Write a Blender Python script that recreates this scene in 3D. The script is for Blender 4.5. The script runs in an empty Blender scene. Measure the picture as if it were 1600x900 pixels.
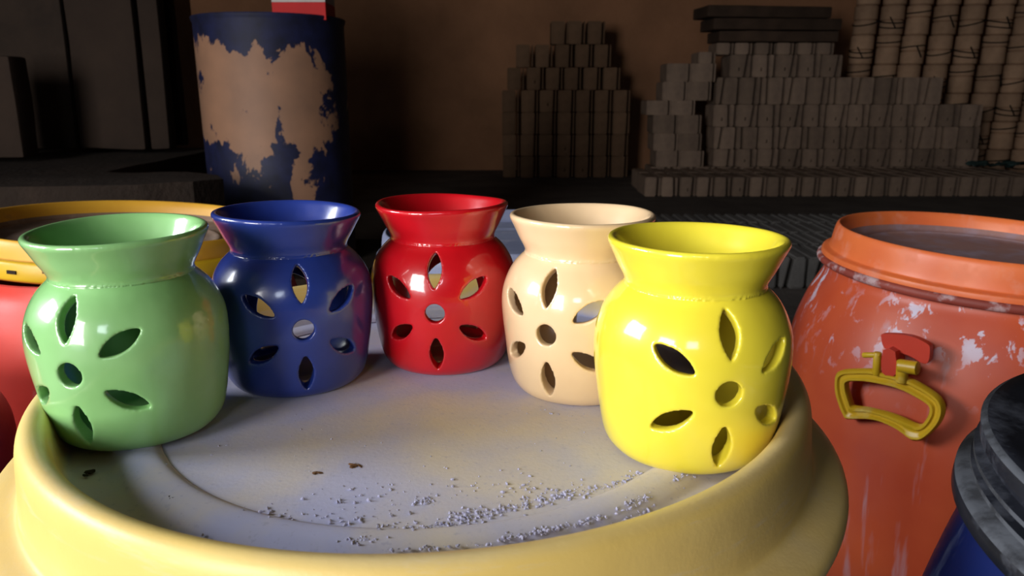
import bpy, bmesh, math, random
from mathutils import Vector, Matrix, noise
random.seed(7)
C = bpy.context.scene.collection
S = bpy.context.scene
PI = math.pi
U = 0.05                      # one unit of the burner measurements = 5 cm (half a burner's width)
ZL = 0.58                     # height of the yellow lid's floor above the room floor

# ------------------------------------------------------------------ camera
F, PITCH = 1183.0, 0.252
CAMZ = ZL + 3.55 * U
cd = bpy.data.cameras.new('camera'); cam = bpy.data.objects.new('camera', cd); C.objects.link(cam)
cam.location = (0, 0, CAMZ); cam.rotation_euler = (PI / 2 - PITCH, 0.001, 0)
cd.sensor_width = 36; cd.lens = F / 1600 * 36; cd.clip_start = 0.01; cd.clip_end = 60
cd.dof.use_dof = True; cd.dof.focus_distance = 0.46; cd.dof.aperture_fstop = 20
S.camera = cam
S.view_settings.view_transform = 'Standard'; S.view_settings.look = 'None'
S.view_settings.exposure = 0.12; S.view_settings.gamma = 1; S.view_settings.use_curve_mapping = False

# ------------------------------------------------------------------ world and daylight
w = bpy.data.worlds.new('world'); S.world = w; w.use_nodes = True
w.node_tree.nodes['Background'].inputs[0].default_value = (0.55, 0.65, 0.85, 1)
w.node_tree.nodes['Background'].inputs[1].default_value = 1.0

def area(name, loc, target, sx, sy, power, col):
    l = bpy.data.lights.new(name, 'AREA'); l.shape = 'RECTANGLE'; l.size = sx; l.size_y = sy
    l.energy = power; l.color = col
    o = bpy.data.objects.new(name, l); C.objects.link(o); o.location = loc
    o.rotation_euler = (Vector(target) - Vector(loc)).to_track_quat('-Z', 'Y').to_euler()
    return o
# daylight entering by the doorway behind the camera on the left and by a small window beside it, and a side opening in the left wall
area('daylight_doorway', (-2.25, -2.30, 1.35), (-0.35, 0.4, 0.75), 1.25, 1.8, 138, (1.0, 0.97, 0.93))
area('daylight_window', (-0.35, -2.30, 1.65), (-0.1, 0.4, 0.75), 0.5, 0.45, 7, (0.80, 0.88, 1.0))
so_ = area('daylight_side_opening', (-2.95, 0.15, 1.68), (-0.1, 0.25, 0.6), 1.1, 1.0, 24, (0.90, 0.94, 1.0)); so_.data.spread = math.radians(95)

# ------------------------------------------------------------------ helpers
cp, sp = math.cos(PITCH), math.sin(PITCH)
def ray(px, py):                                   # direction through a point of the photograph
    a, b = (px - 800) / F, -(py - 450) / F
    return Vector((a, cp + b * sp, -sp + b * cp))
def at_y(px, py, y):
    d = ray(px, py); return Vector((0, 0, CAMZ)) + d * (y / d.y)
def at_z(px, py, z):
    d = ray(px, py); return Vector((0, 0, CAMZ)) + d * ((z - CAMZ) / d.z)
def on_plane(px, py, P, n):
    d = ray(px, py); o = Vector((0, 0, CAMZ)); return o + d * ((P - o).dot(n) / d.dot(n))

def tag(o, label=None, cat=None, group=None, kind=None):
    if label: o['label'] = label
    if cat: o['category'] = cat
    if group: o['group'] = group
    if kind: o['kind'] = kind
    return o
def obj(name, bm, mats, parent=None, smooth=True, auto=None):
    me = bpy.data.meshes.new(name)
    bmesh.ops.recalc_face_normals(bm, faces=bm.faces[:])
    if smooth:
        for f in bm.faces: f.smooth = True
    if auto:
        for e in bm.edges:
            if len(e.link_faces) == 2 and e.calc_face_angle(0) > math.radians(auto): e.smooth = False
    bm.to_mesh(me); bm.free()
    for m in (mats if isinstance(mats, (list, tuple)) else [mats]): me.materials.append(m)
    o = bpy.data.objects.new(name, me); C.objects.link(o)
    if parent: o.parent = parent
    return o
def empty(name, loc=(0, 0, 0), rot=(0, 0, 0)):
    o = bpy.data.objects.new(name, None); C.objects.link(o); o.location = loc; o.rotation_euler = rot
    o.empty_display_size = 0.05
    return o
def catmull(pts, n=6, closed=False):
    out = []; N = len(pts)
    rng = range(N if closed else N - 1)
    for i in rng:
        if closed: p0, p1, p2, p3 = pts[i - 1], pts[i], pts[(i + 1) % N], pts[(i + 2) % N]
        else: p0, p1, p2, p3 = pts[max(i - 1, 0)], pts[i], pts[i + 1], pts[min(i + 2, N - 1)]
        for k in range(n):
            t = k / n
            out.append(tuple(0.5 * (2 * b + (c - a) * t + (2 * a - 5 * b + 4 * c - d) * t * t + (3 * b - a - 3 * c + d) * t ** 3)
                             for a, b, c, d in zip(p0, p1, p2, p3)))
    if not closed: out.append(tuple(pts[-1]))
    return out
def lathe(bm, prof, seg=96, closed=False, mat=0, wob=None):
    """revolve (r,z) points; r=0 points become poles"""
    rings = []
    for r, z in prof:
        if r < 1e-6: rings.append([bm.verts.new((0, 0, z))])
        else:
            ring = []
            for k in range(seg):
                a = 2 * PI * k / seg; q = r, z
                if wob: q = wob(r, z, a)
                ring.append(bm.verts.new((q[0] * math.cos(a), q[0] * math.sin(a), q[1])))
            rings.append(ring)
    pairs = list(zip(rings[:-1], rings[1:]))
    if closed: pairs.append((rings[-1], rings[0]))
    for A, B in pairs:
        for k in range(seg):
            k2 = (k + 1) % seg
            if len(A) == 1 and len(B) == 1: continue
            if len(A) == 1: f = bm.faces.new((A[0], B[k], B[k2]))
            elif len(B) == 1: f = bm.faces.new((A[k], A[k2], B[0]))
            else: f = bm.faces.new((A[k], A[k2], B[k2], B[k]))
            f.material_index = mat
    return bm
def box(bm, x0, x1, y0, y1, z0, z1, M=None, bev=0, jit=0):
    vs = [bm.verts.new((x, y, z)) for x in (x0, x1) for y in (y0, y1) for z in (z0, z1)]
    for q in ((0, 1, 3, 2), (4, 6, 7, 5), (0, 4, 5, 1), (2, 3, 7, 6), (0, 2, 6, 4), (1, 5, 7, 3)): bm.faces.new([vs[i] for i in q])
    if jit:
        for v in vs: v.co += Vector([random.uniform(-jit, jit) for _ in range(3)])
    if bev:
        es = list({e for v in vs for e in v.link_edges})
        r = bmesh.ops.bevel(bm, geom=es, offset=bev, segments=2, affect='EDGES', profile=0.6)
        vs = list({v for v in r['verts']} | {v for v in vs if v.is_valid})
    if M is not None:
        for v in vs: v.co = M @ v.co
    return vs
def prism(bm, pts, thick, P, ex, ey, en, round_=0.0):
    """closed outline pts (2D) -> slab centred on plane P,ex,ey, thickness along en"""
    a = [bm.verts.new(P + ex * x + ey * y + en * (thick / 2)) for x, y in pts]
    b = [bm.verts.new(P + ex * x + ey * y - en * (thick / 2)) for x, y in pts]
    bm.faces.new(a); bm.faces.new(b[::-1]); n = len(pts)
    for i in range(n): bm.faces.new((a[i], b[i], b[(i + 1) % n], a[(i + 1) % n]))
def tube(bm, pts, r, seg=10, closed=False, sx=1.0):
    pts = [Vector(p) for p in pts]; n = len(pts); rings = []; up = Vector((0, 0, 1))
    for i, p in enumerate(pts):
        t = (pts[(i + 1) % n] - pts[i - 1]) if closed else (pts[min(i + 1, n - 1)] - pts[max(i - 1, 0)])
        t.normalize(); a = t.cross(up)
        if a.length < 1e-3: a = t.cross(Vector((1, 0, 0)))
        a.normalize(); b = t.cross(a)
        rr = r(i / (n - 1)) if callable(r) else r
        rings.append([bm.verts.new(p + a * rr * sx * math.cos(2 * PI * k / seg) + b * rr * math.sin(2 * PI * k / seg)) for k in range(seg)])
    for i in range(n if closed else n - 1):
        A, B = rings[i], rings[(i + 1) % n]
        for k in range(seg): bm.faces.new((A[k], A[(k + 1) % seg], B[(k + 1) % seg], B[k]))
    if not closed: bm.faces.new(rings[0][::-1]); bm.faces.new(rings[-1])

# ------------------------------------------------------------------ materials
class NT:
    def __init__(s, name):
        s.m = bpy.data.materials.new(name); s.m.use_nodes = True; s.t = s.m.node_tree; s.b = s.t.nodes['Principled BSDF']
        s.co = s.t.nodes.new('ShaderNodeTexCoord').outputs['Object']
    def n(s, t, **k):
        x = s.t.nodes.new(t)
        for a, v in k.items(): setattr(x, a, v)
        return x
    def l(s, a, b): s.t.links.new(a, b)
    def noise(s, scale, detail=4, rough=0.55, vec=None, dist=0.0):
        x = s.n('ShaderNodeTexNoise'); x.inputs['Scale'].default_value = scale; x.inputs['Detail'].default_value = detail
        x.inputs['Roughness'].default_value = rough; x.inputs['Distortion'].default_value = dist
        s.l(vec or s.co, x.inputs['Vector']); return x.outputs['Fac']
    def scaled(s, sc):
        x = s.n('ShaderNodeMapping'); x.inputs['Scale'].default_value = sc; s.l(s.co, x.inputs['Vector']); return x.outputs[0]
    def ramp(s, fac, a, b, ca=(0, 0, 0, 1), cb=(1, 1, 1, 1)):
        x = s.n('ShaderNodeValToRGB'); x.color_ramp.elements[0].position = a; x.color_ramp.elements[1].position = b
        x.color_ramp.elements[0].color = ca; x.color_ramp.elements[1].color = cb; s.l(fac, x.inputs[0]); return x.outputs[0]
    def mix(s, fac, a, b):
        x = s.n('ShaderNodeMix', data_type='RGBA')
        if isinstance(fac, (int, float)): x.inputs[0].default_value = fac
        else: s.l(fac, x.inputs[0])
        for v, i in ((a, 6), (b, 7)):
            if isinstance(v, tuple): x.inputs[i].default_value = (*v[:3], 1)
            else: s.l(v, x.inputs[i])
        return x.outputs[2]
    def math(s, op, a, b=0.0):
        x = s.n('ShaderNodeMath', operation=op)
        for v, i in ((a, 0), (b, 1)):
            if isinstance(v, (int, float)): x.inputs[i].default_value = v
            else: s.l(v, x.inputs[i])
        x.use_clamp = op in ('MULTIPLY', 'ADD') ; return x.outputs[0]
    def sep(s, k, src=None):
        x = s.n('ShaderNodeSeparateXYZ'); s.l(src or s.co, x.inputs[0]); return x.outputs[k]
    def maprange(s, v, a, b, c=0.0, d=1.0):
        x = s.n('ShaderNodeMapRange'); s.l(v, x.inputs[0])
        for i, q in enumerate((a, b, c, d)): x.inputs[i + 1].default_value = q
        return x.outputs[0]
    def color(s, c):
        if isinstance(c, tuple): s.b.inputs['Base Color'].default_value = (*c[:3], 1)
        else: s.l(c, s.b.inputs['Base Color'])
    def rough(s, r):
        if isinstance(r, (int, float)): s.b.inputs['Roughness'].default_value = r
        else: s.l(r, s.b.inputs['Roughness'])
    def bump(s, h, strength, dist):
        x = s.n('ShaderNodeBump'); x.inputs['Strength'].default_value = strength; x.inputs['Distance'].default_value = dist
        s.l(h, x.inputs['Height']); s.l(x.outputs[0], s.b.inputs['Normal']); return x.outputs[0]
def lin(r, g, b):
    f = lambda c: c / 255 / 12.92 if c / 255 <= 0.04045 else ((c / 255 + 0.055) / 1.055) ** 2.4
    return (f(r), f(g), f(b))

def glaze(name, c, c2, mott=0.25, bump=0.12, rough=0.10):
    t = NT(name)
    f = t.ramp(t.noise(28, 3), 0.35, 0.75)
    gm = t.n('ShaderNodeNewGeometry'); edge = t.maprange(gm.outputs['Pointiness'], 0.53, 0.60, 0.0, 0.35)   # glaze runs thin on edges
    t.color(t.mix(edge, t.mix(t.math('MULTIPLY', f, mott), c, c2), tuple(0.45 * q + 0.55 * 0.85 for q in c)))
    t.rough(0.32); t.b.inputs['Coat Weight'].default_value = 1.0; t.b.inputs['Coat Roughness'].default_value = rough
    t.b.inputs['Coat IOR'].default_value = 1.55; t.b.inputs['Specular IOR Level'].default_value = 0.35
    nb = t.bump(t.math('ADD', t.noise(45, 2), t.math('MULTIPLY', t.noise(160, 2), 0.12)), bump, 0.004)
    t.l(nb, t.b.inputs['Coat Normal'])
    return t.m
def dusty_plastic(name, c, c2, dust, amount=(0.5, 0.7), rough=0.5, streak=None, zfade=None, bump=0.1, sc=9):
    t = NT(name)
    base = t.mix(t.ramp(t.noise(sc, 4), 0.35, 0.7), c, c2)
    vec = t.scaled(streak) if streak else None
    d = t.ramp(t.noise(22, 6, 0.65, vec), *amount)
    if zfade: d = t.math('MULTIPLY', d, t.maprange(t.sep(2), *zfade))
    t.color(t.mix(d, base, dust)); t.rough(t.maprange(d, 0, 1, rough, 0.9))
    t.bump(t.noise(180, 3), bump, 0.001)
    return t.m
def rock(name, c, c2, sc=6, bump=0.5, bd=0.01, rough=0.95, rnd=0.0, hsc=60):
    t = NT(name)
    base = t.mix(t.ramp(t.noise(sc, 6, 0.6), 0.3, 0.72), c, c2)
    if rnd:
        oi = t.n('ShaderNodeObjectInfo'); h = t.n('ShaderNodeHueSaturation'); t.l(base, h.inputs['Color'])
        t.l(t.maprange(oi.outputs['Random'], 0, 1, 1 - rnd, 1 + rnd), h.inputs['Value']); base = h.outputs[0]
    t.color(base); t.rough(rough); t.b.inputs['Specular IOR Level'].default_value = 0.2
    t.bump(t.noise(hsc, 6, 0.65), bump, bd)
    return t.m

M_green = glaze('green_glaze', lin(150, 204, 134), lin(118, 176, 100), 0.5, 0.10)
M_blue = glaze('blue_glaze', lin(42, 64, 152), lin(32, 48, 112), 0.6, 0.10, 0.16)
M_red = glaze('red_glaze', lin(196, 16, 28), lin(160, 8, 18), 0.5, 0.10, 0.08)
M_beige = glaze('beige_glaze', lin(232, 202, 160), lin(216, 180, 138), 0.5, 0.08)
M_yellow = glaze('yellow_glaze', lin(236, 220, 62), lin(228, 204, 50), 0.5, 0.05)

def lid_material():
    t = NT('yellow_lid_plastic')
    r2 = t.n('ShaderNodeVectorMath', operation='LENGTH')
    mp = t.n('ShaderNodeMapping'); mp.inputs['Scale'].default_value = (1, 1, 0); t.l(t.co, mp.inputs['Vector']); t.l(mp.outputs[0], r2.inputs[0])
    rr = r2.outputs['Value']
    plastic = t.mix(t.ramp(t.noise(7, 4), 0.35, 0.7), lin(230, 200, 118), lin(214, 180, 94))
    dustc = t.mix(t.ramp(t.noise(11, 5, 0.6), 0.42, 0.66), lin(178, 180, 212), lin(206, 196, 188))
    dustc = t.mix(t.math('MULTIPLY', t.ramp(t.noise(5, 3), 0.48, 0.66), 0.45), dustc, lin(214, 198, 156))
    dustc = t.mix(t.math('MULTIPLY', t.ramp(t.noise(300, 2), 0.62, 0.7), 0.35), dustc, lin(150, 150, 175))
    # the floor of the lid carries the dust; rim and skirt stay yellow with faint scuffs
    edge = t.math('ADD', rr, t.maprange(t.noise(30, 4), 0, 1, -0.004, 0.004))
    fl = t.maprange(edge, 0.1965, 0.2015, 1, 0)
    sc = t.math('MULTIPLY', t.ramp(t.noise(14, 5, 0.7, t.scaled((1, 1, 9))), 0.55, 0.75), 0.45)
    rim = t.mix(sc, plastic, lin(206, 198, 190))
    up = t.n('ShaderNodeNewGeometry'); crest = t.maprange(t.sep(2, up.outputs['Normal']), 0.55, 0.98, 0, 0.5)
    rim = t.mix(t.math('MULTIPLY', crest, t.ramp(t.noise(9, 4), 0.3, 0.6)), rim, lin(196, 182, 150))
    t.color(t.mix(fl, rim, dustc))
    t.rough(t.maprange(fl, 0, 1, 0.42, 0.88))
    h = t.math('ADD', t.math('MULTIPLY', t.noise(500, 3), 0.3), t.math('MULTIPLY', t.noise(60, 4), 0.7))
    t.bump(h, 0.22, 0.0012)
    return t.m
M_lid = lid_material()
M_bluebody = dusty_plastic('blue_drum_plastic', lin(22, 44, 120), lin(16, 34, 98), lin(120, 130, 160), (0.58, 0.75), 0.4, (1, 1, 0.25))
M_bluebody_front = dusty_plastic('blue_drum_plastic_scuffed', lin(18, 34, 92), lin(13, 26, 74), lin(96, 106, 140), (0.60, 0.78), 0.35, (1, 1, 0.2))
M_redbody = dusty_plastic('red_drum_plastic', lin(206, 62, 48), lin(190, 50, 40), lin(190, 110, 100), (0.6, 0.8), 0.4, (1, 1, 0.4))
M_lid_rear = dusty_plastic('rear_lid_yellow', lin(222, 168, 52), lin(206, 148, 44), lin(150, 120, 90), (0.6, 0.8), 0.45)
M_lid_rear_floor = dusty_plastic('rear_lid_dust', lin(140, 116, 98), lin(116, 92, 76), lin(160, 140, 126), (0.5, 0.7), 0.9)
M_orange = dusty_plastic('orange_lid_plastic', lin(232, 120, 62), lin(220, 104, 60), lin(225, 140, 110), (0.52, 0.75), 0.4)
M_orange_floor = dusty_plastic('orange_lid_dust', lin(150, 112, 104), lin(132, 100, 98), lin(150, 130, 140), (0.45, 0.7), 0.8)
M_slate = dusty_plastic('slate_lid', lin(118, 124, 148), lin(98, 104, 130), lin(140, 140, 158), (0.5, 0.7), 0.85)
M_black = dusty_plastic('black_lid_plastic', lin(22, 24, 30), lin(34, 36, 44), lin(96, 100, 112), (0.52, 0.85), 0.35, None, None, 0.1, 30)
M_blackdust = dusty_plastic('black_lid_dusty_ribs', lin(84, 88, 96), lin(60, 63, 70), lin(34, 36, 42), (0.5, 0.6), 0.8)
M_yhandle = dusty_plastic('yellow_handle_plastic', lin(214, 174, 34), lin(200, 158, 28), lin(220, 200, 120), (0.6, 0.8), 0.4)
M_oring = dusty_plastic('dull_red_ring', lin(150, 66, 52), lin(120, 50, 42), lin(190, 160, 160), (0.5, 0.6), 0.6)
M_rbracket = dusty_plastic('red_bracket_plastic', lin(206, 66, 44), lin(190, 56, 38), lin(200, 100, 84), (0.6, 0.8), 0.4)

def orange_body_material():
    t = NT('orange_drum_plastic')
    base = t.mix(t.ramp(t.noise(5, 4), 0.35, 0.7), lin(206, 90, 50), lin(184, 68, 40))
    sp1 = t.ramp(t.noise(48, 5, 0.6, t.scaled((1, 1, 0.5)), 0.5), 0.565, 0.60)
    fade = t.maprange(t.sep(2), -0.15, -0.03, 0.0, 1.0)
    big = t.ramp(t.noise(7, 3), 0.36, 0.55)
    sp1 = t.math('MULTIPLY', sp1, t.math('MULTIPLY', fade, big))
    st = t.ramp(t.noise(45, 4, 0.6, t.scaled((1, 1, 0.10))), 0.60, 0.72)
    st = t.math('MULTIPLY', st, 0.45)
    haze = t.math('MULTIPLY', t.ramp(t.noise(6, 5, 0.6, t.scaled((1, 1, 0.4))), 0.45, 0.75), 0.25)
    c = t.mix(haze, base, lin(170, 110, 110)); c = t.mix(st, c, lin(190, 165, 175)); c = t.mix(sp1, c, lin(214, 206, 222))
    t.color(c); t.rough(0.42); t.bump(t.noise(120, 3), 0.1, 0.001)
    return t.m
M_orangebody = orange_body_material()

def peel_material():
    t = NT('peeling_blue_paint')
    z = t.sep(2)
    n1 = t.noise(8, 8, 0.66, t.scaled((1, 1, 0.75)), 0.3)
    # bare cream metal in the middle and right, blue paint kept round the top and in ragged runs below
    top = t.maprange(z, 0.70, 0.83, 0.0, 0.36)
    low = t.math('MULTIPLY', t.maprange(z, 0.45, 0.40, 0.0, 0.22), t.maprange(t.sep(0), 0.04, -0.04, 0.45, 1.0))
    v = t.math('ADD', t.math('ADD', n1, top), low)
    side = t.maprange(t.sep(0), 0.15, 0.24, 0.0, 0.22)
    v = t.math('ADD', v, side)
    run = t.n('ShaderNodeMath', operation='ABSOLUTE'); t.l(t.math('SUBTRACT', t.math('ADD', t.sep(0), t.maprange(t.noise(9, 3), 0, 1, -0.05, 0.05)), 0.075), run.inputs[0])
    rn = t.math('MULTIPLY', t.maprange(run.outputs[0], 0.0, 0.045, 0.30, 0.0), t.maprange(z, 0.7, 0.4, 0.2, 1.0))
    v = t.math('ADD', v, rn)
    f = t.ramp(v, 0.605, 0.625)
    blue = t.mix(t.ramp(t.noise(20, 4), 0.3, 0.7), lin(22, 28, 68), lin(12, 15, 40))
    cream = t.mix(t.ramp(t.noise(6, 5), 0.35, 0.7), lin(158, 118, 92), lin(134, 102, 82))
    t.color(t.mix(f, cream, blue)); t.rough(0.6); t.bump(v, 0.2, 0.002)
    return t.m
M_peel = peel_material()
M_mould = rock('grey_plaster', lin(150, 128, 110), lin(120, 102, 90), 9, 0.4, 0.006, 0.95, 0.22)
M_mould_l = rock('brown_plaster', lin(124, 96, 74), lin(100, 78, 60), 9, 0.4, 0.006, 0.95, 0.18)
M_mould_t = rock('cream_plaster', lin(184, 150, 122), lin(156, 126, 102), 9, 0.4, 0.006, 0.95, 0.15)
M_bed = rock('slate_plaster', lin(118, 114, 110), lin(92, 90, 88), 9, 0.5, 0.006, 0.95, 0.2)
M_band = rock('black_rubber', lin(36, 30, 28), lin(24, 20, 18), 9, 0.1, 0.001, 0.7)
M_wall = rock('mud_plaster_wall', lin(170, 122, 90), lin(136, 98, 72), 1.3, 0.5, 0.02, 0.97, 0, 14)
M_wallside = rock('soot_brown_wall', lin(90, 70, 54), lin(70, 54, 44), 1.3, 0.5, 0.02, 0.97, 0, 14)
M_floor = rock('dusty_earth_floor', lin(112, 104, 98), lin(84, 78, 74), 3, 0.6, 0.012, 0.97, 0, 22)
M_ceiling = rock('dark_ceiling', lin(64, 54, 46), lin(50, 42, 36), 2, 0.3, 0.02)
M_board = rock('brown_board', lin(58, 46, 38), lin(44, 35, 30), 4, 0.4, 0.004, 0.9, 0.15)
M_darkwood = rock('dark_wood', lin(56, 45, 37), lin(38, 31, 27), 5, 0.5, 0.006, 0.9, 0.2)
M_plank = rock('weathered_plank', lin(84, 66, 54), lin(58, 46, 38), 5, 0.5, 0.006, 0.9, 0.2)
M_ledge = rock('brown_masonry', lin(52, 42, 35), lin(36, 30, 26), 5, 0.7, 0.015, 0.97, 0, 30)
M_crumb = rock('pale_clay', lin(184, 182, 206), lin(170, 170, 196), 60, 0.3, 0.001, 0.95)
M_leaf = rock('brown_scrap', lin(126, 92, 60), lin(80, 56, 38), 90, 0.3, 0.001, 0.9)
M_dark_scrap = rock('dark_scrap', lin(52, 44, 40), lin(34, 28, 26), 90, 0.3, 0.001, 0.9)
M_boxred = rock('red_card', lin(190, 30, 28), lin(170, 24, 24), 9, 0.05, 0.001, 0.6)
M_boxwhite = rock('white_card', lin(190, 180, 176), lin(170, 160, 156), 9, 0.05, 0.001, 0.6)
M_cloth = rock('teal_cloth', lin(92, 120, 116), lin(62, 86, 84), 14, 0.3, 0.004, 0.95)

# ------------------------------------------------------------------ the room
def struct(name, bm, m):
    o = obj(name, bm, m, None, smooth=False); o['kind'] = 'structure'; return o
XL, XR, YF, YB, ZC = -3.1, 5.6, -2.45, 7.75, 2.9
bm = bmesh.new(); box(bm, XL - .2, XR + .2, YF - .2, YB + .2, -0.1, 0.0); struct('floor', bm, M_floor)
bm = bmesh.new(); box(bm, XL - .2, XR + .2, YF - .2, YB + .2, ZC, ZC + .1); struct('ceiling', bm, M_ceiling)
bm = bmesh.new(); box(bm, XL - .2, XR + .2, YB, YB + .2, 0, ZC); struct('wall_back', bm, M_wall)
bm = bmesh.new()
for y0, y1, z0, z1 in ((YF, -0.4, 0, ZC), (0.7, YB, 0, ZC), (-0.4, 0.7, 0, 1.25), (-0.4, 0.7, 2.25, ZC)): box(bm, XL - .2, XL, y0, y1, z0, z1)
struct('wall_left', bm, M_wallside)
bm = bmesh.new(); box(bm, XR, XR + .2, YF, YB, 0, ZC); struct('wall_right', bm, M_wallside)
# front wall behind the camera, pierced by the doorway and the little window
bm = bmesh.new()
for x0, x1, z0, z1 in ((XL, -2.95, 0, ZC), (-2.95, -1.55, 2.3, ZC), (-1.55, -0.62, 0, ZC), (-0.62, -0.08, 0, 1.4), (-0.62, -0.08, 1.9, ZC), (-0.08, XR, 0, ZC)):
    box(bm, x0, x1, YF - .2, YF, z0, z1)
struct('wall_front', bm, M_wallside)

# ------------------------------------------------------------------ oil burners
def burner_mesh():
    outer = [(0, 0.03), (0.62, 0.03), (0.68, 0.0), (0.745, 0.0), (0.805, 0.035), (0.863, 0.12), (0.908, 0.27), (0.948, 0.5), (0.985, 0.8), (1.0, 1.05),
             (0.985, 1.25), (0.93, 1.42), (0.85, 1.555), (0.765, 1.645), (0.71, 1.69), (0.685, 1.715)]
    neck = [(0.685, 1.715), (0.705, 1.775), (0.76, 1.88), (0.815, 2.0), (0.855, 2.08), (0.872, 2.12), (0.868, 2.15), (0.845, 2.168), (0.815, 2.165), (0.785, 2.135)]
    bowl = [(0.785, 2.135), (0.73, 2.03), (0.66, 1.9), (0.56, 1.79), (0.4, 1.735), (0, 1.72)]
    prof = catmull(outer, 4)[:-1] + catmull(neck, 4)[:-1] + catmull(bowl, 4)
    prof = [(max(r, 0), z) for r, z in prof]; prof[0] = (0, prof[0][1]); prof[-1] = (0, prof[-1][1])
    bm = bmesh.new(); lathe(bm, prof, 128)
    inner = [(0, 0.15), (0.60, 0.15), (0.72, 0.2), (0.79, 0.35), (0.84, 0.55), (0.88, 0.85), (0.895, 1.05), (0.87, 1.26), (0.80, 1.42), (0.68, 1.55), (0.5, 1.6), (0, 1.6)]
    inn = catmull(inner, 3); inn = [(max(r, 0), z) for r, z in inn]; inn[0] = (0, inn[0][1]); inn[-1] = (0, inn[-1][1])
    me = bpy.data.meshes.new('solid'); bmesh.ops.recalc_face_normals(bm, faces=bm.faces[:]); bm.to_mesh(me); bm.free()
    base = bpy.data.objects.new('solid', me); C.objects.link(base)
    def cutter(bm):
        bmesh.ops.recalc_face_normals(bm, faces=bm.faces[:])
        m = bpy.data.meshes.new('cut'); bm.to_mesh(m); bm.free(); o = bpy.data.objects.new('cut', m); C.objects.link(o); return o
    b2 = bmesh.new(); lathe(b2, inn, 96); cuts = [cutter(b2)]
    # cut-outs on the -Y side: centre hole and six pointed petals, each cut square to the surface
    zc = 0.905
    def frame(az, z):
        n = Vector((math.sin(az), -math.cos(az), 0)); ex = Vector((math.cos(az), math.sin(az), 0))
        i = (1.1 - z)
        n = (n + Vector((0, 0, -0.28 * i if z < 1.1 else -1.1 * i))).normalized()
        ey = n.cross(ex); ey = ey if ey.z > 0 else -ey
        return Vector((math.sin(az), -math.cos(az), 0)) * 0.93 + Vector((0, 0, z)), ex, ey, n
    b3 = bmesh.new(); P, ex, ey, n = frame(0, zc)
    prism(b3, [(0.125 * math.cos(a), 0.125 * math.sin(a)) for a in [2 * PI * k / 32 for k in range(32)]], 0.5, P, ex, ey, n)
    cuts.append(cutter(b3))
    for k in range(6):
        th = k * PI / 3
        s = 0.56 if k in (0, 3) else 0.585
        az = s * math.sin(th) / 0.97; z = zc + s * math.cos(th) * (1.0 if k else 0.98)
        P, ex, ey, n = frame(az, z)
        L, W = 0.235, 0.088
        pts = []
        N = 14
        for i in range(N + 1):
            t = -1 + 2 * i / N; pts.append((W * (1 - t * t) ** 0.9 if abs(t) < 1 else 0, L * t))
        for i in range(1, N):
            t = 1 - 2 * i / N; pts.append((-W * (1 - t * t) ** 0.9, L * t))
        c_, s_ = math.cos(-th), math.sin(-th)
        pts = [(x * c_ - y * s_, x * s_ + y * c_) for x, y in pts]
        b3 = bmesh.new(); prism(b3, pts, 0.5, P, ex, ey, n); cuts.append(cutter(b3))
    # arched opening for the tea light at the back
    arch = [(-0.42, 0.22), (0.42, 0.22)] + [(0.42 * math.cos(a), 0.72 + 0.46 * math.sin(a)) for a in [PI * k / 16 for k in range(17)]]
    b3 = bmesh.new(); prism(b3, arch, 0.6, Vector((0, 0.9, 0)), Vector((-1, 0, 0)), Vector((0, 0, 1)), Vector((0, 1, 0))); cuts.append(cutter(b3))
    for c in cuts:
        md = base.modifiers.new('b', 'BOOLEAN'); md.operation = 'DIFFERENCE'; md.object = c; md.solver = 'EXACT'
    md = base.modifiers.new('r', 'REMESH'); md.mode = 'VOXEL'; md.voxel_size = 0.0165
    md = base.modifiers.new('s', 'SMOOTH'); md.factor = 0.5; md.iterations = 5
    dg = bpy.context.evaluated_depsgraph_get(); ev = base.evaluated_get(dg)
    out = bpy.data.meshes.new_from_object(ev)
    for o in [base] + cuts: bpy.data.objects.remove(o, do_unlink=True)
    return out
BM = burner_mesh()
print('burner verts', len(BM.vertices))
def burner(x, y, az, mat, label, z=0.0, seed=0, warp=0.0, rim=(0, 0)):
    me = BM.copy(); me.name = 'oil_burner'
    for v in me.vertices:
        p = v.co.copy(); r = math.hypot(p.x, p.y); a = math.atan2(p.y, p.x)
        k = max(0, (p.z - 1.7) / 0.45) ** 1.5
        s = 1 + 0.006 * math.sin(2 * a + seed) + k * warp * (math.sin(3 * a + seed) * 0.5 + 0.5 * math.sin(5 * a + 2 * seed))
        p.x *= s; p.y *= s
        p.z += k * (rim[0] * math.cos(a - rim[1]) * r + warp * 0.6 * math.sin(2 * a + seed * 3))
        q = noise.noise(p * 2.3 + Vector((seed * 7, 0, 0))) * 0.010
        p.x += p.x * q; p.y += p.y * q
        if p.z < 1.7: p.x *= 0.977; p.y *= 0.977
        v.co = p * U
    me.polygons.foreach_set('use_smooth', [True] * len(me.polygons))
    me.materials.clear(); me.materials.append(mat)
    o = bpy.data.objects.new('oil_burner', me); C.objects.link(o)
    o.location = (x * U, y * U, ZL + z * U); o.rotation_euler = (0, 0, az)
    tag(o, label, 'oil burner', 'ceramic oil burners on the yellow lid')
    return o
A = math.radians
burner(-4.08, 7.74, A(-9), M_green, 'light green glazed ceramic oil burner at the left edge of the lid', 0.04, 1, 0.008, (0.03, A(100)))
burner(-2.76, 9.22, A(22), M_blue, 'dark blue glazed ceramic oil burner between the green and red ones', 0, 2, 0.010, (-0.03, A(-30)))
burner(-0.925, 9.963, A(-2), M_red, 'glossy red ceramic oil burner with slightly warped rim, farthest back on the lid', 0, 3, 0.022)
burner(0.845, 8.98, A(-29), M_beige, 'beige glazed ceramic oil burner partly hidden behind the yellow burner', 0, 4, 0.008)
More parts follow.
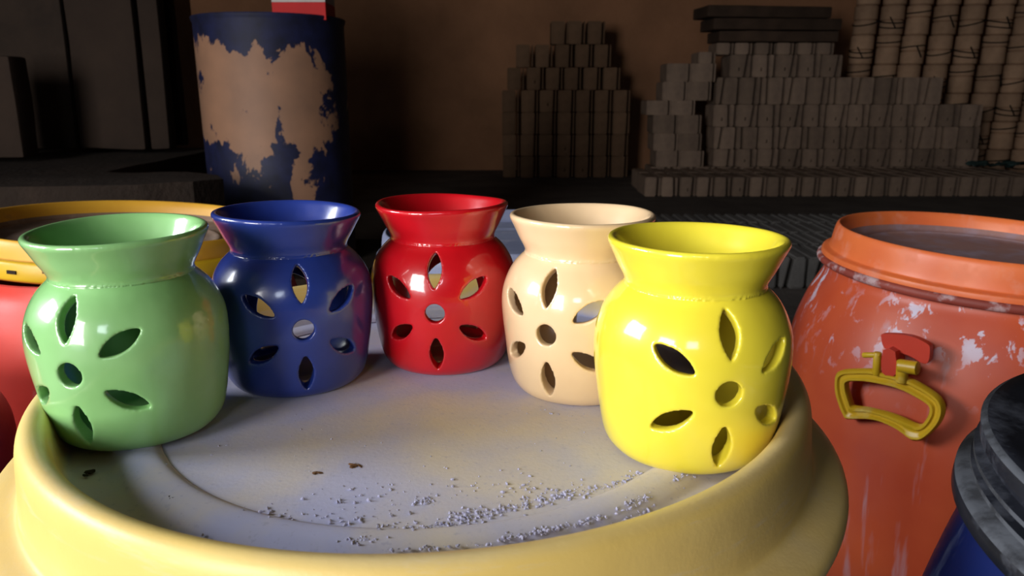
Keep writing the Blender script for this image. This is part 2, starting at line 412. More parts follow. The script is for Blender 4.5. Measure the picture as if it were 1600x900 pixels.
burner(1.80, 7.26, A(8), M_yellow, 'bright yellow glazed ceramic oil burner at the right edge of the lid', 0.04, 5, 0.006)

# ------------------------------------------------------------------ the drum they stand on
LX, LY = -0.969 * U, 8.73 * U
def sc(prof): return [(r * U, z * U) for r, z in prof]
lid_top = [(0, 0), (1.5, 0), (3.0, 0), (3.08, 0.01), (3.15, 0.05), (3.24, 0.066), (3.36, 0.062), (3.48, 0.02), (3.58, -0.03), (3.86, -0.03), (3.94, -0.01),
           (3.985, 0.06), (4.01, 0.2), (4.035, 0.34), (4.08, 0.435), (4.15, 0.478), (4.22, 0.478), (4.285, 0.43), (4.325, 0.33), (4.345, 0.12), (4.36, -0.08),
           (4.37, -0.2), (4.42, -0.28), (4.6, -0.33), (4.71, -0.38), (4.75, -0.47), (4.72, -0.57), (4.62, -0.61)]
lid_under = [(4.62, -0.61), (4.55, -0.58), (4.4, -0.56), (4.28, -0.4), (4.26, 0.2), (4.18, 0.40), (4.12, 0.33), (4.08, 0.0), (4.02, -0.1), (3.85, -0.13), (0, -0.12)]
bm = bmesh.new(); pr = catmull(sc(lid_top), 4)[:-1] + catmull(sc(lid_under), 3); pr[0] = (0, pr[0][1]); pr[-1] = (0, pr[-1][1])
lathe(bm, [(max(r, 0), z) for r, z in pr], 200)
lid = obj('drum_lid', bm, M_lid); lid.location = (LX, LY, ZL)
tag(lid, 'round yellow plastic drum lid with dusty floor, carrying the five oil burners', 'drum lid')

def drum_body(name, mat, X, Y, ztop, prof, label, cat='plastic drum', tilt=(0, 0), parts=True):
    """hollow body: prof is (r, depth below ztop) downwards"""
    p = [(r, -d) for r, d in prof]
    inner = [(r - 0.006, z) for r, z in p[::-1]]; inner = [(r, max(z, p[-1][1] + 0.006)) for r, z in inner]
    bm = bmesh.new()
    pts = catmull(p, 4) + [(0, p[-1][1])]
    ins = [(0, p[-1][1] + 0.006)] + [(r, z) for r, z in catmull(inner, 4)]
    lathe(bm, pts, 128); n = len(bm.verts)
    lathe(bm, ins, 128)
    o = obj(name, bm, mat); o.location = (X, Y, ztop); o.rotation_euler = (-tilt[1], tilt[0], 0)
    tag(o, label, cat); return o
drum_body('plastic_drum', M_bluebody_front, LX, LY, ZL - 0.64 * U,
          [(0.2215, 0), (0.222, 0.02), (0.2265, 0.04), (0.230, 0.075), (0.231, 0.13), (0.233, 0.24), (0.232, 0.36), (0.228, 0.46), (0.222, 0.52), (0.215, ZL - 0.64 * U)],
          'blue plastic drum standing under the yellow lid with the oil burners')

# ------------------------------------------------------------------ other drums
def simple_lid(name, Rc, depth, skirt, skR, mat, fmat, loc, tilt, label, extra=None, ridge=0.8):
    """recessed lid: crest radius Rc at z=0; floor 'depth' below; skirt down 'skirt' to radius skR"""
    top = [(0, -depth), (Rc * 0.4, -depth), (Rc * ridge - .012, -depth), (Rc * ridge, -depth + .003), (Rc * ridge + .012, -depth), (Rc * 0.90, -depth), (Rc * 0.925, -depth + .004),
           (Rc * 0.94, -depth * 0.5), (Rc * 0.955, -0.006), (Rc * 0.98, 0), (Rc * 1.0, -0.003), (Rc * 1.012, -0.012), (Rc + (skR - Rc) * 0.35, -skirt * 0.78), (Rc + (skR - Rc) * 0.5, -skirt * 0.86),
           (skR - 0.002, -skirt * 0.9), (skR, -skirt * 0.95), (skR, -skirt - 0.006), (skR - 0.006, -skirt - 0.010)]
    und = [(skR - 0.006, -skirt - 0.010), (Rc * 0.995, -skirt * 0.9), (Rc * 0.98, -0.02), (Rc * 0.965, -0.012), (Rc * 0.955, -depth * 0.6), (Rc * 0.94, -depth - 0.006), (0, -depth - 0.006)]
    pr = catmull(top, 4)[:-1] + catmull(und, 3); pr = [(max(r, 0), z) for r, z in pr]; pr[0] = (0, pr[0][1]); pr[-1] = (0, pr[-1][1])
    bm = bmesh.new(); lathe(bm, pr, 144)
    for f in bm.faces:
        c = f.calc_center_median()
        if math.hypot(c.x, c.y) < Rc * 0.932 and c.z > -depth - .003: f.material_index = 1
    root = obj(name, bm, [mat, fmat]); root.location = loc; root.rotation_euler = (-tilt[1], tilt[0], 0)
    tag(root, label, 'drum lid'); return root

# orange drum on the right
OX, OY, OZ = 13.789 * U, 21.754 * U, ZL - 0.47 * U
ot = (0.034, -0.023)
olid = simple_lid('drum_lid', 4.0 * U, 0.030, 0.86 * U, 4.33 * U, M_orange, M_orange_floor, (OX, OY, OZ), ot, 'bright orange lid with raised rim on the orange-red drum at right')
bm = bmesh.new(); tube(bm, [(4.36 * U * math.cos(a), 4.36 * U * math.sin(a), -0.86 * U - 0.009) for a in [2 * PI * k / 144 for k in range(144)]], 0.006, 10, True, 0.8)
obj('locking_ring', bm, M_oring, olid)['label'] = 'thin dark red ring under the lid skirt'
obody = drum_body('plastic_drum', M_orangebody, OX, OY, OZ - 1.06 * U,
          [(0.211, 0), (0.2125, 0.012), (0.222, 0.03), (0.236, 0.06), (0.249, 0.10), (0.257, 0.15), (0.261, 0.22), (0.262, 0.32), (0.255, 0.42), (0.24, 0.47), (0.225, OZ - 1.06 * U - 0.004)],
          'orange-red plastic drum splashed with white, yellow handle on its side', tilt=(0.0, 0.0))
obody.location.z = OZ - 1.06 * U
# its yellow handle in a red bracket
O_ = Vector((0, 0, CAMZ)); d_ = ray(1388, 600)
def hit_cyl(px, py, R):
    d = ray(px, py); a = d.x ** 2 + d.y ** 2; b = -2 * (d.x * OX + d.y * OY); c = OX * OX + OY * OY - R * R
    t = (-b - math.sqrt(b * b - 4 * a * c)) / (2 * a); return O_ + d * t
HP = hit_cyl(1388, 590, 0.262)
HN = Vector((HP.x - OX, HP.y - OY, 0)).normalized()
HP = HP + HN * 0.012
HX = Vector((-HN.y, HN.x, 0)); HX = HX if HX.x > 0 else -HX
HYv = Vector((0, 0, 1))
def hm(u, v):                        # point of the handle's face
    p = on_plane(1270 + u / 4.09, 500 + v / 4.09, HP, HN); q = p - HP; return (q.dot(HX), q.dot(HYv))
hroot = empty('drum_handle', HP); hroot.parent = obody; hroot.location = HP - Vector(obody.location)
hroot['label'] = 'yellow plastic loop handle hanging from a red bracket'
def loc2(x, y, n=0): return HX * x + HYv * y + HN * n
outer = [(150, 345), (190, 322), (280, 316), (380, 316), (450, 335), (540, 355), (640, 388), (740, 445), (810, 500), (838, 565), (825, 635), (780, 700), (705, 765), (660, 775), (625, 765), (560, 712), (460, 660), (360, 636), (225, 636), (195, 610), (165, 540), (145, 470), (140, 400)]
innr = [(222, 405), (250, 393), (300, 394), (350, 398), (470, 420), (545, 442), (600, 465), (700, 520), (740, 552), (745, 580), (735, 615), (705, 660), (670, 672), (610, 648), (560, 625), (480, 595), (380, 570), (330, 560), (262, 552), (248, 530), (232, 480), (224, 450), (220, 420)]
O2 = catmull([hm(*q) for q in outer], 3, True); I2 = catmull([hm(*q) for q in innr], 3, True)
n_ = len(O2)
bm = bmesh.new()
rows = []
for t, h in ((0, -0.005), (0, 0.001), (0.12, 0.005), (0.3, 0.005), (0.42, 0.002), (0.58, 0.002), (0.7, 0.005), (0.88, 0.005), (1, 0.001), (1, -0.005)):
    rows.append([bm.verts.new(loc2(O2[i][0] * (1 - t) + I2[i][0] * t, O2[i][1] * (1 - t) + I2[i][1] * t, h)) for i in range(n_)])
for a in range(len(rows)):
    Aq, Bq = rows[a], rows[(a + 1) % len(rows)]
    for i in range(n_): bm.faces.new((Aq[i], Aq[(i + 1) % n_], Bq[(i + 1) % n_], Bq[i]))
obj('handle_loop', bm, M_yhandle, hroot, auto=50)
def bar_part(name, u0, v0, u1, v1, rad, off, mat, flat=1.0):
    a, b = Vector(loc2(*hm(u0, v0), off)), Vector(loc2(*hm(u1, v1), off))
    bm = bmesh.new(); tube(bm, [a, a.lerp(b, 0.04), a.lerp(b, 0.5), a.lerp(b, 0.96), b], lambda t: rad * (0.82 if t in (0, 1) else 1.0), 14, False, flat)
    return obj(name, bm, mat, hroot, auto=45)
bar_part('hinge_arm', 412, 350, 420, 205, 0.0052, 0.003, M_yhandle)
bar_part('hinge_arm', 572, 400, 580, 258, 0.0072, 0.003, M_yhandle)
bar_part('hinge_pin', 328, 222, 440, 222, 0.0036, 0.004, M_yhandle)
bar_part('hinge_pin', 560, 288, 684, 306, 0.0085, 0.005, M_yhandle)
bm = bmesh.new()
pl = [hm(*q) for q in ((418, 118), (440, 98), (600, 112), (710, 160), (730, 195), (722, 270), (690, 290), (600, 240), (520, 215), (440, 190))]
prism(bm, catmull(pl, 3, True), 0.010, HN * -0.012, HX, HYv, HN)
prism(bm, catmull([hm(*q) for q in ((458, 190), (535, 200), (540, 340), (500, 352), (450, 330))], 2, True), 0.022, HN * -0.006, HX, HYv, HN)
obj('bracket', bm, M_rbracket, hroot, auto=40)['label'] = 'red moulded bracket holding the yellow handle'

# rear left red drum with yellow lid and ring
RX, RY, RZ = -11.608 * U, 22.698 * U, ZL - 0.139 * U
rt = (0.069, 0.017)
rlid = simple_lid('drum_lid', 4.23 * U, 0.028, 0.80 * U, 4.5 * U, M_lid_rear, M_lid_rear_floor, (RX, RY, RZ), rt, 'deep yellow lid with dusty brown floor on the red drum at left', ridge=0.6)
bm = bmesh.new()
band = catmull([(4.40 * U, -0.45 * U), (4.53 * U, -0.47 * U), (4.57 * U, -0.62 * U), (4.57 * U, -0.80 * U), (4.53 * U, -0.93 * U), (4.40 * U, -0.94 * U)], 4)
lathe(bm, band, 144, True)
ring = obj('locking_ring', bm, M_yhandle, rlid); ring['label'] = 'deep yellow locking ring round the lid skirt'
for a in (-1.72, -1.52, -1.38, -1.28):
    bm = bmesh.new(); box(bm, -0.006, 0.006, -0.0015, 0.0015, -0.0022, 0.0022)
    o = obj('ring_slot', bm, M_darkwood, ring, smooth=False); r = 4.575 * U
    o.location = (r * math.cos(a), r * math.sin(a), (-0.62 if a in (-1.52,) else -0.7) * U); o.rotation_euler = (0, 0, a + PI / 2)
rbody = drum_body('plastic_drum', M_redbody, RX, RY, RZ - 1.04 * U,
          [(0.216, 0), (0.218, 0.015), (0.226, 0.035), (0.238, 0.07), (0.248, 0.12), (0.254, 0.2), (0.255, 0.32), (0.248, 0.42), (0.236, 0.48), (0.225, RZ - 1.04 * U - 0.004)],
          'red plastic drum at left behind the green oil burner')
# red drum, only its bulged edge seen at the left border
NX, NY = at_y(14, 640, 0.62).x - 0.245, 0.62
drum_body('plastic_drum', M_redbody, NX, NY, 0.47,
          [(0.02, 0), (0.15, 0.0), (0.185, 0.006), (0.2, 0.03), (0.203, 0.06), (0.205, 0.12), (0.205, 0.3), (0.2, 0.42), (0.19, 0.465)],
          'low closed red drum cut off by the left border of the picture')

# slate coloured lid behind the red and beige burners
SX, SY, SZ = 0.0, 24.7 * U, ZL - 0.77 * U
simple_lid('drum_lid', 4.2 * U, 0.022, 0.8 * U, 4.45 * U, M_slate, M_slate, (SX, SY, SZ), (0, 0), 'dusty slate-blue lid seen between the red and beige oil burners', ridge=0.55)
drum_body('plastic_drum', M_bluebody, SX, SY, SZ - 0.85 * U, [(0.212, 0), (0.216, 0.02), (0.235, 0.07), (0.248, 0.15), (0.25, 0.3), (0.24, 0.42), (0.225, SZ - 0.85 * U - 0.004)],
          'blue drum under the slate-blue lid behind the red burner')

# black lidded blue drum, lower right
BX, BY, BZ = 6.816 * U, 4.777 * U, ZL + 0.763 * U
K = 3.0 * U
prof = [(0, -0.022), (0.06, -0.022), (0.085, -0.02), (0.098, -0.014), (0.105, -0.006), (0.125, -0.003), (0.142, -0.001), (0.1485, 0.0), (0.151, -0.002), (0.1505, -0.0085), (0.1475, -0.009), (0.1475, -0.0135),
        (0.152, -0.0145), (0.152, -0.0165), (0.148, -0.0175), (0.148, -0.0195), (0.1525, -0.0205), (0.1525, -0.0225), (0.149, -0.0235), (0.150, -0.0245), (0.1555, -0.0255), (0.158, -0.0275), (0.1585, -0.034), (0.156, -0.036),
        (0.15, -0.036), (0.144, -0.034), (0.144, -0.012), (0.10, -0.024), (0.06, -0.028), (0, -0.028)]
bm = bmesh.new(); lathe(bm, prof, 160)
for f in bm.faces:
    c = f.calc_center_median(); rr_ = math.hypot(c.x, c.y)
    if (rr_ > 0.1505 and -0.0232 < c.z < -0.0135) or (0.1505 < rr_ < 0.1568 and -0.0275 < c.z < -0.0235) or (rr_ > 0.1497 and -0.0018 < c.z < -0.0003): f.material_index = 1
blk = obj('drum_lid', bm, [M_black, M_blackdust], auto=60); blk.location = (BX, BY, BZ)
tag(blk, 'black screw-on lid with dusty ribs at the lower right corner', 'drum lid')
drum_body('plastic_drum', M_bluebody_front, BX, BY, BZ - 0.0345, [(0.143, 0), (0.147, 0.003), (0.151, 0.012), (0.159, 0.04), (0.169, 0.09), (0.176, 0.16), (0.180, 0.3), (0.180, 0.45), (0.172, BZ - 0.0345 - 0.004)],
          'dark blue drum under the black screw-on lid at the lower right')

# ------------------------------------------------------------------ crumbs and scraps on the lid
def on_lid(px, py, z=ZL):
    p = at_z(px, py, z); r = math.hypot(p.x - LX, p.y - LY) / U
    return p, r
def crumb(bm, p, s):
    seed = random.random() * 100
    r = bmesh.ops.create_icosphere(bm, subdivisions=1, radius=1)
    R = Matrix.Rotation(random.uniform(0, 6.28), 3, Vector((random.random(), random.random(), 1)).normalized())
    sx, sy, sz = random.uniform(.6, 1.5), random.uniform(.6, 1.2), random.uniform(.35, .8)
    for v in r['verts']:
        q = v.co * (1 + 0.5 * noise.noise(v.co * 1.7 + Vector((seed, 0, 0))))
        v.co = p + R @ Vector((q.x * sx * s, q.y * sy * s, q.z * sz * s)) + Vector((0, 0, s * 0.3))
bm = bmesh.new(); cnt = 0
clusters = [((700, 815), (860, 780), 150, 9), ((640, 830), (760, 805), 70, 8), ((860, 775), (930, 768), 60, 7), ((940, 765), (1000, 740), 60, 5), ((780, 855), (1000, 805), 150, 5),
            ((985, 800), (1010, 785), 50, 6), ((1050, 760), (1085, 742), 30, 4), ((540, 855), (595, 848), 55, 5), ((400, 800), (620, 826), 60, 12), ((640, 788), (672, 783), 16, 4),
            ((600, 870), (780, 862), 50, 4), ((270, 845), (330, 838), 14, 4), ((350, 690), (1000, 700), 60, 45), ((500, 780), (900, 760), 110, 28), ((800, 640), (930, 650), 10, 5)]
for a, b, n, sp_ in clusters:
    for i in range(int(n * 1.2)):
        t = random.random()
        px = a[0] + (b[0] - a[0]) * t + random.gauss(0, sp_ * 1.6); py = a[1] + (b[1] - a[1]) * t + random.gauss(0, sp_ * 0.6)
        p, r = on_lid(px, py)
        if r > 3.92: continue
        if 3.12 < r < 3.48: p.z += 0.055 * U
        crumb(bm, p, random.choice([.0003, .0003, .0004, .0005, .0006, .0008, .0010]) * (0.6 if n == 60 and sp_ == 45 else 1)); cnt += 1
cr = obj('clay_crumbs', bm, M_crumb, smooth=False); tag(cr, 'pale dried clay crumbs scattered over the dusty yellow lid', 'clay crumbs', kind='stuff')
for px, py, s, m, lb in ((553, 727, .0030, M_leaf, 'larger rust-brown scrap near the middle of the dusty lid'), (491, 739, .0026, M_leaf, 'small rust-brown scrap left of the larger brown one'),
                     (137, 738, .0030, M_dark_scrap, 'dark thin scrap in the lid gutter in front of the green burner'), (272, 785, .0018, M_dark_scrap, 'tiny dark scrap on the raised ring of the lid'),
                     (660, 785, .0022, M_crumb, 'single pale clay chunk lying apart on the lid'), (548, 764, .0018, M_crumb, 'tiny white chip below the brown scraps on the lid')):
    p, r = on_lid(px, py); zz = 0.05 * U if 3.12 < r < 3.48 else (-0.015 * U if r >= 3.48 else 0)
    bm = bmesh.new()
    for k in range(4):
        crumb(bm, Vector((random.uniform(-s, s), random.uniform(-s, s) * .6, 0)), s * 0.55)
    for v in bm.verts: v.co.z = max(v.co.z * 0.5, 0)
    o = obj('clay_scrap' if m is M_crumb else 'brown_scrap' if m is M_leaf else 'dark_scrap', bm, m, smooth=False); o.location = (p.x, p.y, ZL + zz)
    tag(o, lb, 'scrap')

# ------------------------------------------------------------------ back of the workshop, left
DX, DY, DR = -0.836, 2.76, 0.254
LEDGE = 0.16
# masonry platform under the drum
def rough_block(name, pts, z0, z1, mat, label, cat, n=5, amp=0.012):
    bm = bmesh.new(); prism(bm, pts, z1 - z0, Vector((0, 0, (z0 + z1) / 2)), Vector((1, 0, 0)), Vector((0, 1, 0)), Vector((0, 0, 1)))
    bmesh.ops.triangulate(bm, faces=bm.faces[:])
    bmesh.ops.subdivide_edges(bm, edges=bm.edges[:], cuts=n, use_grid_fill=True)
    for v in bm.verts:
        q = Vector([noise.noise(v.co * 4 + Vector((k * 9, 0, 0))) for k in range(3)]); v.co += q * amp
        v.co.z = max(v.co.z, z0)
    o = obj(name, bm, mat, auto=40); tag(o, label, cat); return o
rough_block('masonry_plinth', [(-1.25, 2.44), (-0.5, 2.44), (-0.5, 3.15), (-1.25, 3.15)], 0.0, LEDGE, M_ledge, 'low dark masonry plinth under the peeling blue drum', 'plinth', 3, 0.0)
rough_block('masonry_ledge', [(-3.0, 2.0), (-1.0, 2.02), (-0.88, 2.08), (-0.84, 2.2), (-0.9, 2.33), (-1.12, 2.40), (-1.28, 2.42), (-1.30, 3.45), (-3.0, 3.45)], 0.0, 0.52, M_ledge,
            'wide dark brown masonry ledge left of the peeling blue drum', 'ledge')
# metal drum with peeling paint
bm = bmesh.new(); H = 0.845
pr = [(0, 0.012), (DR - .012, 0.012), (DR - .010, 0.0), (DR, 0.0), (DR, 0.012), (DR - .004, 0.02)]
for zz in (): pr += [(DR - .004, zz - .016), (DR + .003, zz - .006), (DR + .003, zz + .006), (DR - .004, zz + .016)]
pr += [(DR - .004, H - .02), (DR, H - .012), (DR + .002, H - .004), (DR, H), (DR - .008, H), (DR - .012, H - .014), (0, H - .014)]
lathe(bm, pr, 96)
md_ = obj('metal_drum', bm, M_peel, auto=35); md_.location = (DX, DY, LEDGE)
tag(md_, 'tall blue steel drum with paint peeling to cream, standing at the back left', 'steel drum')
TOPZ = LEDGE + H - .014
p0, p1 = at_y(424, 18, 2.62), at_y(508, 18, 2.62)
rt_ = empty('carton', ((p0.x + p1.x) / 2, 2.70, TOPZ)); tag(rt_, 'small red and white carton on top of the peeling blue drum', 'carton')
wd = (p1.x - p0.x) / 2
bm = bmesh.new(); box(bm, -wd, wd, -0.07, 0.07, 0, 0.055, bev=0.001); obj('carton_base', bm, M_boxred, rt_, smooth=False)['label'] = 'red lower half'
bm = bmesh.new(); box(bm, -wd, wd, -0.07, 0.07, 0.0552, 0.12, bev=0.001); obj('carton_top', bm, M_boxwhite, rt_, smooth=False)['label'] = 'white upper half'

# tall boards leaning at the left
def board(x0px, x1px, y, ztop, th, label, name='wall_board', m=None, lean=0.04, z0=0.53):
    xa, xb = at_y(x0px, 200, y).x, at_y(x1px, 200, y).x
    bm = bmesh.new(); wv = (xb - xa) / 2
    vs = box(bm, -wv, wv, -th / 2, th / 2, 0, ztop - z0, bev=0.012)
    bmesh.ops.subdivide_edges(bm, edges=[e for e in bm.edges if e.calc_length() > 0.1], cuts=4, use_grid_fill=True)
    for v in bm.verts: v.co += Vector([noise.noise(v.co * 5 + Vector((k * 9 + x0px, 0, 0))) for k in range(3)]) * 0.006
    bb = min(v.co.z for v in bm.verts)
    for v in bm.verts: v.co.z -= bb
    o = obj('plaster_board', bm, m or M_board, auto=40); o.location = ((xa + xb) / 2, y, z0 + 0.006); o.rotation_euler = (-lean, 0.0, 0)
    tag(o, label, 'board', 'tall boards leaning at the back left'); return o
board(-60, 44, 2.75, 0.875, 0.10, 'short thick grey-brown board with rounded top at the far left', m=M_board, lean=0.01)
board(-40, 122, 3.15, 1.55, 0.06, 'wide dark board behind the short thick one at far left', m=M_darkwood)
board(128, 230, 3.12, 1.55, 0.07, 'tall brown board left of the peeling drum, wider of the two beside it')
board(238, 268, 3.14, 1.55, 0.07, 'narrow brown board nearest the peeling drum')
board(150, 290, 3.32, 1.5, 0.05, 'dark board standing behind the brown ones by the peeling drum', m=M_darkwood, lean=0.0)

# ------------------------------------------------------------------ plaster moulds
def mould_mesh(wd, ht, dp, split, slant, hole, seed):
    """two halves of a plaster mould side by side, slanted joint, optional pour hole"""
    random.seed(seed); bm = bmesh.new(); g = 0.009
    def half(xa0, xa1, xb0, xb1):      # bottom span, top span
        vs = [bm.verts.new(c) for c in ((xa0, -dp / 2, 0), (xa1, -dp / 2, 0), (xa1, dp / 2, 0), (xa0, dp / 2, 0), (xb0, -dp / 2, ht), (xb1, -dp / 2, ht), (xb1, dp / 2, ht), (xb0, dp / 2, ht))]
        fs = [bm.faces.new([vs[i] for i in q]) for q in ((0, 3, 2, 1), (4, 5, 6, 7), (0, 1, 5, 4), (1, 2, 6, 5), (2, 3, 7, 6), (3, 0, 4, 7))]
        bmesh.ops.bevel(bm, geom=list({e for v in vs for e in v.link_edges}), offset=0.007, segments=2, affect='EDGES')
    s0 = -wd / 2 + wd * split
    half(-wd / 2, s0 - g - slant, -wd / 2, s0 - g + slant)
    half(s0 + g - slant, wd / 2, s0 + g + slant, wd / 2)
    if hole:
        hx, hz = (-wd / 2 + (s0 + wd / 2) * 0.62 if split > 0.5 else s0 + (wd / 2 - s0) * 0.6), ht * 0.32
        # ring of faces sunk in the front face
        for f in [f for f in bm.faces if f.normal.y < -0.99 or (f.calc_center_median().y < -dp / 2 + 1e-4 and f.calc_area() > 0.2 * wd * ht)]:
            c = f.calc_center_median()
            if f.calc_area() < 0.25 * wd * ht: continue
            r = bmesh.ops.inset_region(bm, faces=[f], thickness=min(wd * split, ht) * 0.38, depth=0)
            cc = f.calc_center_median()
            for v in f.verts:
                d = v.co - cc; d.y = 0; v.co = cc + d.normalized() * 0.014 + Vector((0.012, 0, -ht * 0.15))
            r2 = bmesh.ops.extrude_discrete_faces(bm, faces=[f]); nf = r2['faces'][0]
            for v in nf.verts: v.co.y += 0.06
            break
    me = bpy.data.meshes.new('plaster_mould'); bmesh.ops.recalc_face_normals(bm, faces=bm.faces[:])
    bm.to_mesh(me); bm.free(); return me
def place(me, mat, loc, rz, label, group, s=(1, 1, 1), cat='plaster mould', name='plaster_mould'):
    if not me.materials: me.materials.append(mat)
    o = bpy.data.objects.new(name, me); C.objects.link(o); o.location = loc; o.rotation_euler = (0, 0, rz); o.scale = s
    tag(o, label, cat, group); return o
ORD = ['first', 'second', 'third', 'fourth', 'fifth', 'sixth', 'seventh', 'eighth', 'ninth', 'tenth', 'eleventh', 'twelfth', 'thirteenth', 'fourteenth', 'fifteenth', 'sixteenth', 'seventeenth',
       'eighteenth', 'nineteenth', 'twentieth', 'twenty-first', 'twenty-second', 'twenty-third', 'twenty-fourth', 'twenty-fifth', 'twenty-sixth', 'twenty-seventh', 'twenty-eighth']

# left pyramid stack: 7 columns, 4 full tiers, then 6, 5 and 3
YS = 7.15
def xat(px, y): return at_y(px, 200, y).x
th = 0.196
LM = [mould_mesh(0.150, th - .002, 0.22, 0.86, 0.002, h, k) for k, h in enumerate((False, False, True))]
rows = [[785 + 28.2 * i for i in range(7)] for _ in range(4)] + [[793 + 29 * i for i in range(6)], [806 + 29.5 * i for i in range(5)], [858, 884, 913]]
for t, row in enumerate(rows):
    for i, px in enumerate(row):
        x = xat(px + 13, YS)
        m = LM[2] if (t, i) in ((0, 3), (0, 4), (1, 3), (3, 2), (4, 1)) else LM[random.Random(t * 9 + i).choice((0, 1))]
        place(m, M_mould_l, (x + random.Random(t * 7 + i).uniform(-.004, .004), YS + random.Random(t * 5 + i).uniform(-.02, .02), t * th), 0,
              f'brown plaster mould, {ORD[i]} from left, {ORD[t]} tier up, left pyramid stack', 'moulds in the left pyramid stack')

# low front row (two deep) in front of the big right stack
FM = [mould_mesh(0.120, 0.145, 0.34, 0.8, s, h, 20 + k) for k, (s, h) in enumerate(((0.002, False), (-0.003, False), (0.003, True)))]
k = 0; px = 1018
while px < 1640:
    x = xat(px, 5.85); m = FM[k % 3]
    place(m, M_mould, (x, 5.87, 0), random.Random(k).uniform(-.03, .03), f'grey plaster mould, {ORD[k]} from left in the low front row', 'moulds in the low front row')
    place(m, M_mould, (x + .01, 6.24, 0), random.Random(k + 50).uniform(-.03, .03), f'grey plaster mould directly behind the {ORD[k]} of the low front row', 'moulds behind the low front row')
    k += 1; px += 27.3
x = xat(1060, 5.85)
# big stack on the right: on its own bottom layer
YT = 6.66
BMs = [mould_mesh(0.172, 0.166, 0.30, sp2, s, h, 40 + k) for k, (sp2, s, h) in enumerate(((0.74, 0.004, False), (0.74, -0.004, True), (0.30, 0.010, False), (0.78, 0.010, True), (0.26, -0.003, False)))]
WM = [mould_mesh(0.194, 0.135, 0.30, 0.97, 0.0, False, 60)]
for i in range(15):
    x = xat(1030 + 34.5 * i, YT)
    place(BMs[0], M_mould, (x, YT, 0), 0, f'grey plaster mould at floor level under the big stack, {ORD[i]} from left', 'moulds under the big right stack', (1, 1, 0.87))
tiers = [(1127, 12, (0, 1)), (1125, 12, (2, 4, 1)), (1123, 12, (1, 3)), (1125, 10, (2, 0, 4)), (1143, 5, (3, 1))]
z = 0.147; TH = (0.150, 0.183, 0.183, 0.220, 0.180)
for t, (p0_, n, kinds) in enumerate(tiers):
    for i in range(n):
        kk = kinds[(0 if (t in (0, 2) and i > 2) else i) % len(kinds)]
        if t in (0, 2) and i > 2: kk = (1, 3)[i % 2]
        x = xat(p0_ + 34.2 * i, YT)
        rr = random.Random(t * 31 + i)
        place(BMs[kk], M_mould, (x, YT + rr.uniform(-.015, .015), z), 0, f'grey mould, {ORD[i]} from left, {ORD[t]} tier up of the big right stack', 'moulds in the big right stack', (1, 1, TH[t] / 0.168))
    z += TH[t]
# squarer blocks making the left end of that stack
z = 0.147
for t in range(6):
    for i in range(2):
        hh = (0.136, 0.143, 0.152, 0.118, 0.150, 0.146)[t]
        x = xat((1040, 1035, 1033, 1022, 1045, 1050)[t] + 36.5 * i, YT - .03)
        place(WM[0], M_mould, (x, YT - .03, z), 0, f'wide pale {("left", "right")[i]} block, {ORD[t]} course up, left end of big stack', 'wide blocks at the left end of the big stack', (1, 1, hh / 0.135))
    z += hh
ztop = 0.147 + sum(TH)
SMm = mould_mesh(0.140, 0.092, 0.28, 0.86, 0.0, False, 71)
for i, px in enumerate((1118, 1146, 1176, 1208, 1240, 1268)):
    place(SMm, M_mould, (xat(px, YT), YT, ztop), 0, f'low plaster block under the dark planks, {ORD[i]} from left', 'low blocks under the dark planks')
place(SMm, M_mould, (xat(1092, YT), YT, z), 0, 'low plaster block crowning the left end of the big stack', 'low blocks under the dark planks')

# dark planks on top
PZ = ztop + 0.095
for i, (a, b, zz, hgt, rz, lb) in enumerate(((1104, 1284, 0, 0.085, 0.05, 'lowest and shortest'), (1092, 1288, 0.092, 0.09, 0.09, 'middle'), (1080, 1272, 0.188, 0.09, 0.13, 'topmost'))):
    xa, xb = xat(a, YT), xat(b, YT); bm = bmesh.new(); L = (xb - xa) / 2
    box(bm, -L, L, -0.17, 0.17, 0, hgt, bev=0.012)
    bmesh.ops.subdivide_edges(bm, edges=[e for e in bm.edges if e.calc_length() > 0.3], cuts=6, use_grid_fill=True)
    for v in bm.verts: v.co.z += 0.004 * noise.noise(v.co * 6 + Vector((i * 5, 0, 0)))
    o = obj('wooden_plank', bm, M_plank, auto=40); o.location = ((xa + xb) / 2, YT, PZ + zz + .004); o.rotation_euler = (0, 0, rz)
    tag(o, f'dark wooden plank, {lb} of the three on the big stack', 'plank', 'dark planks on the big stack')

# tied bundles stacked in leaning columns at the far right
def bundle(hgt, seed, rad=0.098):
    rr = random.Random(seed); root = empty('tied_mould')
    bm = bmesh.new(); pr = [(0, 0), (rad - .012, 0), (rad, .010)]
    seams = [hgt * rr.uniform(.4, .6)]
    for s in seams: pr += [(rad * rr.uniform(.97, 1.02), s - .007), (rad - .012, s - .002), (rad - .012, s + .002), (rad * rr.uniform(.96, 1.02), s + .007)]
    pr += [(rad, hgt - .011), (rad - .012, hgt - .001), (0, hgt - .001)]
    lathe(bm, pr, 14); body = obj('mould_body', bm, M_mould_t, root, auto=40)
    for j in range(rr.choice((1, 2))):
        zz = hgt * rr.uniform(.15, .85); bm = bmesh.new(); sl = rr.uniform(-.03, .03)
        tube(bm, [((rad + .003) * math.cos(a), (rad + .003) * math.sin(a), zz + sl * math.cos(a + seed)) for a in [2 * PI * q / 24 for q in range(24)]], 0.006, 6, True)
        obj('rubber_band', bm, M_band, root)
    if seed in (12, 15): return root
    a = -PI / 2 + rr.uniform(-.5, .5); b = a + rr.choice((-.45, .45)); z0 = hgt * rr.uniform(.2, .5); bm = bmesh.new()
    tube(bm, [((rad + .010) * math.cos(a + (b - a) * q), (rad + .010) * math.sin(a + (b - a) * q), z0 + 0.09 * q) for q in (0, .33, .66, 1)], 0.006, 6)
    obj('cord_end', bm, M_band, root)
    return root
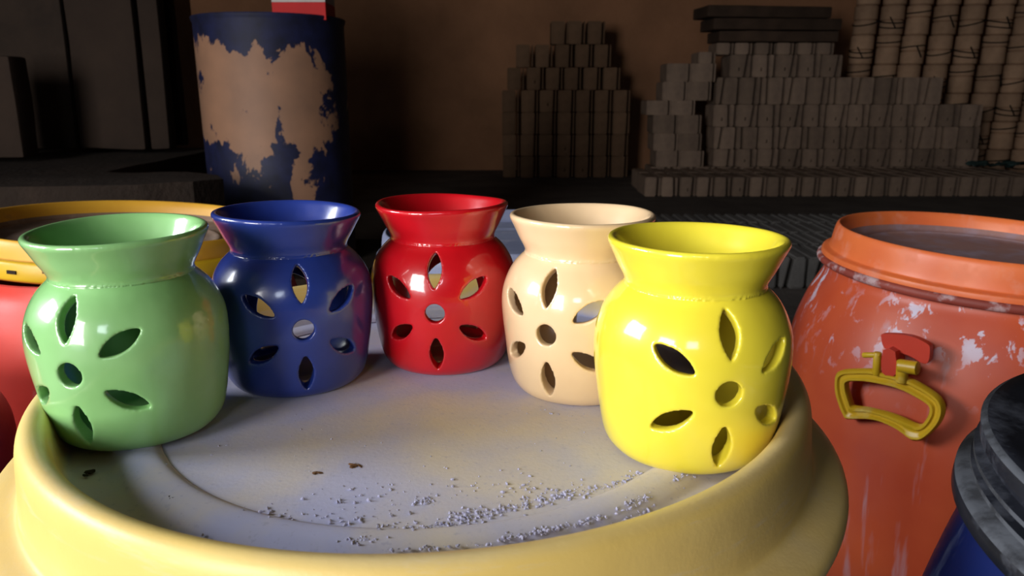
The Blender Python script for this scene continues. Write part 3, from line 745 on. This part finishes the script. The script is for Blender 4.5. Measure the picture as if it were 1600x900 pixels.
protos = [bundle(0.25, 11), bundle(0.25, 12), bundle(0.25, 13), bundle(0.25, 15)]
used = [False] * 4
YC = 7.1
cols = [1336, 1376, 1414, 1455, 1496, 1538, 1578, 1618]
for ci, px in enumerate(cols):
    topz = [1.62, 1.62, 1.42, 1.45, 1.45, 1.42, 1.45, 1.45][ci]
    lean = 0.03 if ci < 2 else 0.055
    n = 8 if ci >= 2 else 7
    xb = xat(px, YC) - 0.02 - lean * 1.0
    for j in range(n):
        q = (ci * 3 + j * 5) % 4
        if not used[q]: o = protos[q]; used[q] = True
        else:
            o = protos[q].copy(); C.objects.link(o)
            for ch in protos[q].children:
                c = ch.copy(); C.objects.link(c); c.parent = o
        sx = 1.0
        o.location = (xb + lean * 0.25 * j, YC, j * 0.2505); o.rotation_euler = (0, 0, random.Random(ci * 20 + j).uniform(-.5, .5))
        tag(o, f'cream tied mould, {ORD[j]} from floor in {ORD[ci]} leaning column from left', 'tied plaster mould', 'tied moulds in leaning columns')
# crumpled teal cloth at the foot of the columns
bm = bmesh.new(); N = 22
g = [[None] * N for _ in range(N)]
for i in range(N):
    for j in range(N):
        x, y = (i / (N - 1) - .5) * 0.55, (j / (N - 1) - .5) * 0.3
        g[i][j] = bm.verts.new((x, y, 0.03 + 0.05 * (noise.noise(Vector((x * 9, y * 9, 3))) + .4) + 0.02 * noise.noise(Vector((x * 25, y * 25, 7)))))
for i in range(N - 1):
    for j in range(N - 1): bm.faces.new((g[i][j], g[i + 1][j], g[i + 1][j + 1], g[i][j + 1]))
bmesh.ops.solidify(bm, geom=bm.faces[:], thickness=0.006)
mz = min(v.co.z for v in bm.verts)
for v in bm.verts: v.co.z -= mz
o = obj('cloth', bm, M_cloth); o.location = (xat(1585, 6.3), 6.3, 0.147)
tag(o, 'crumpled teal cloth on the low moulds at the far right', 'cloth')

# bed of upright moulds on the floor, in rows running away from the camera
EM = [mould_mesh(0.100, 0.128, 0.275, sp2, s, False, 80 + k) for k, (sp2, s) in enumerate(((0.42, 0.012), (0.5, 0.014), (0.36, 0.010)))]
for i in range(17):
    for j in range(4):
        rr = random.Random(i * 10 + j)
        x = 0.55 + 0.113 * i + 0.006 * j; y = 3.06 + 0.283 * j
        if xat(1640, y) < x: continue
        place(EM[(i + j) % 3], M_bed, (x, y, 0), rr.uniform(-.04, .04), f'dark grey mould, {ORD[i]} from left, {ORD[j]} row back in the floor bed', 'moulds bedded on the floor')
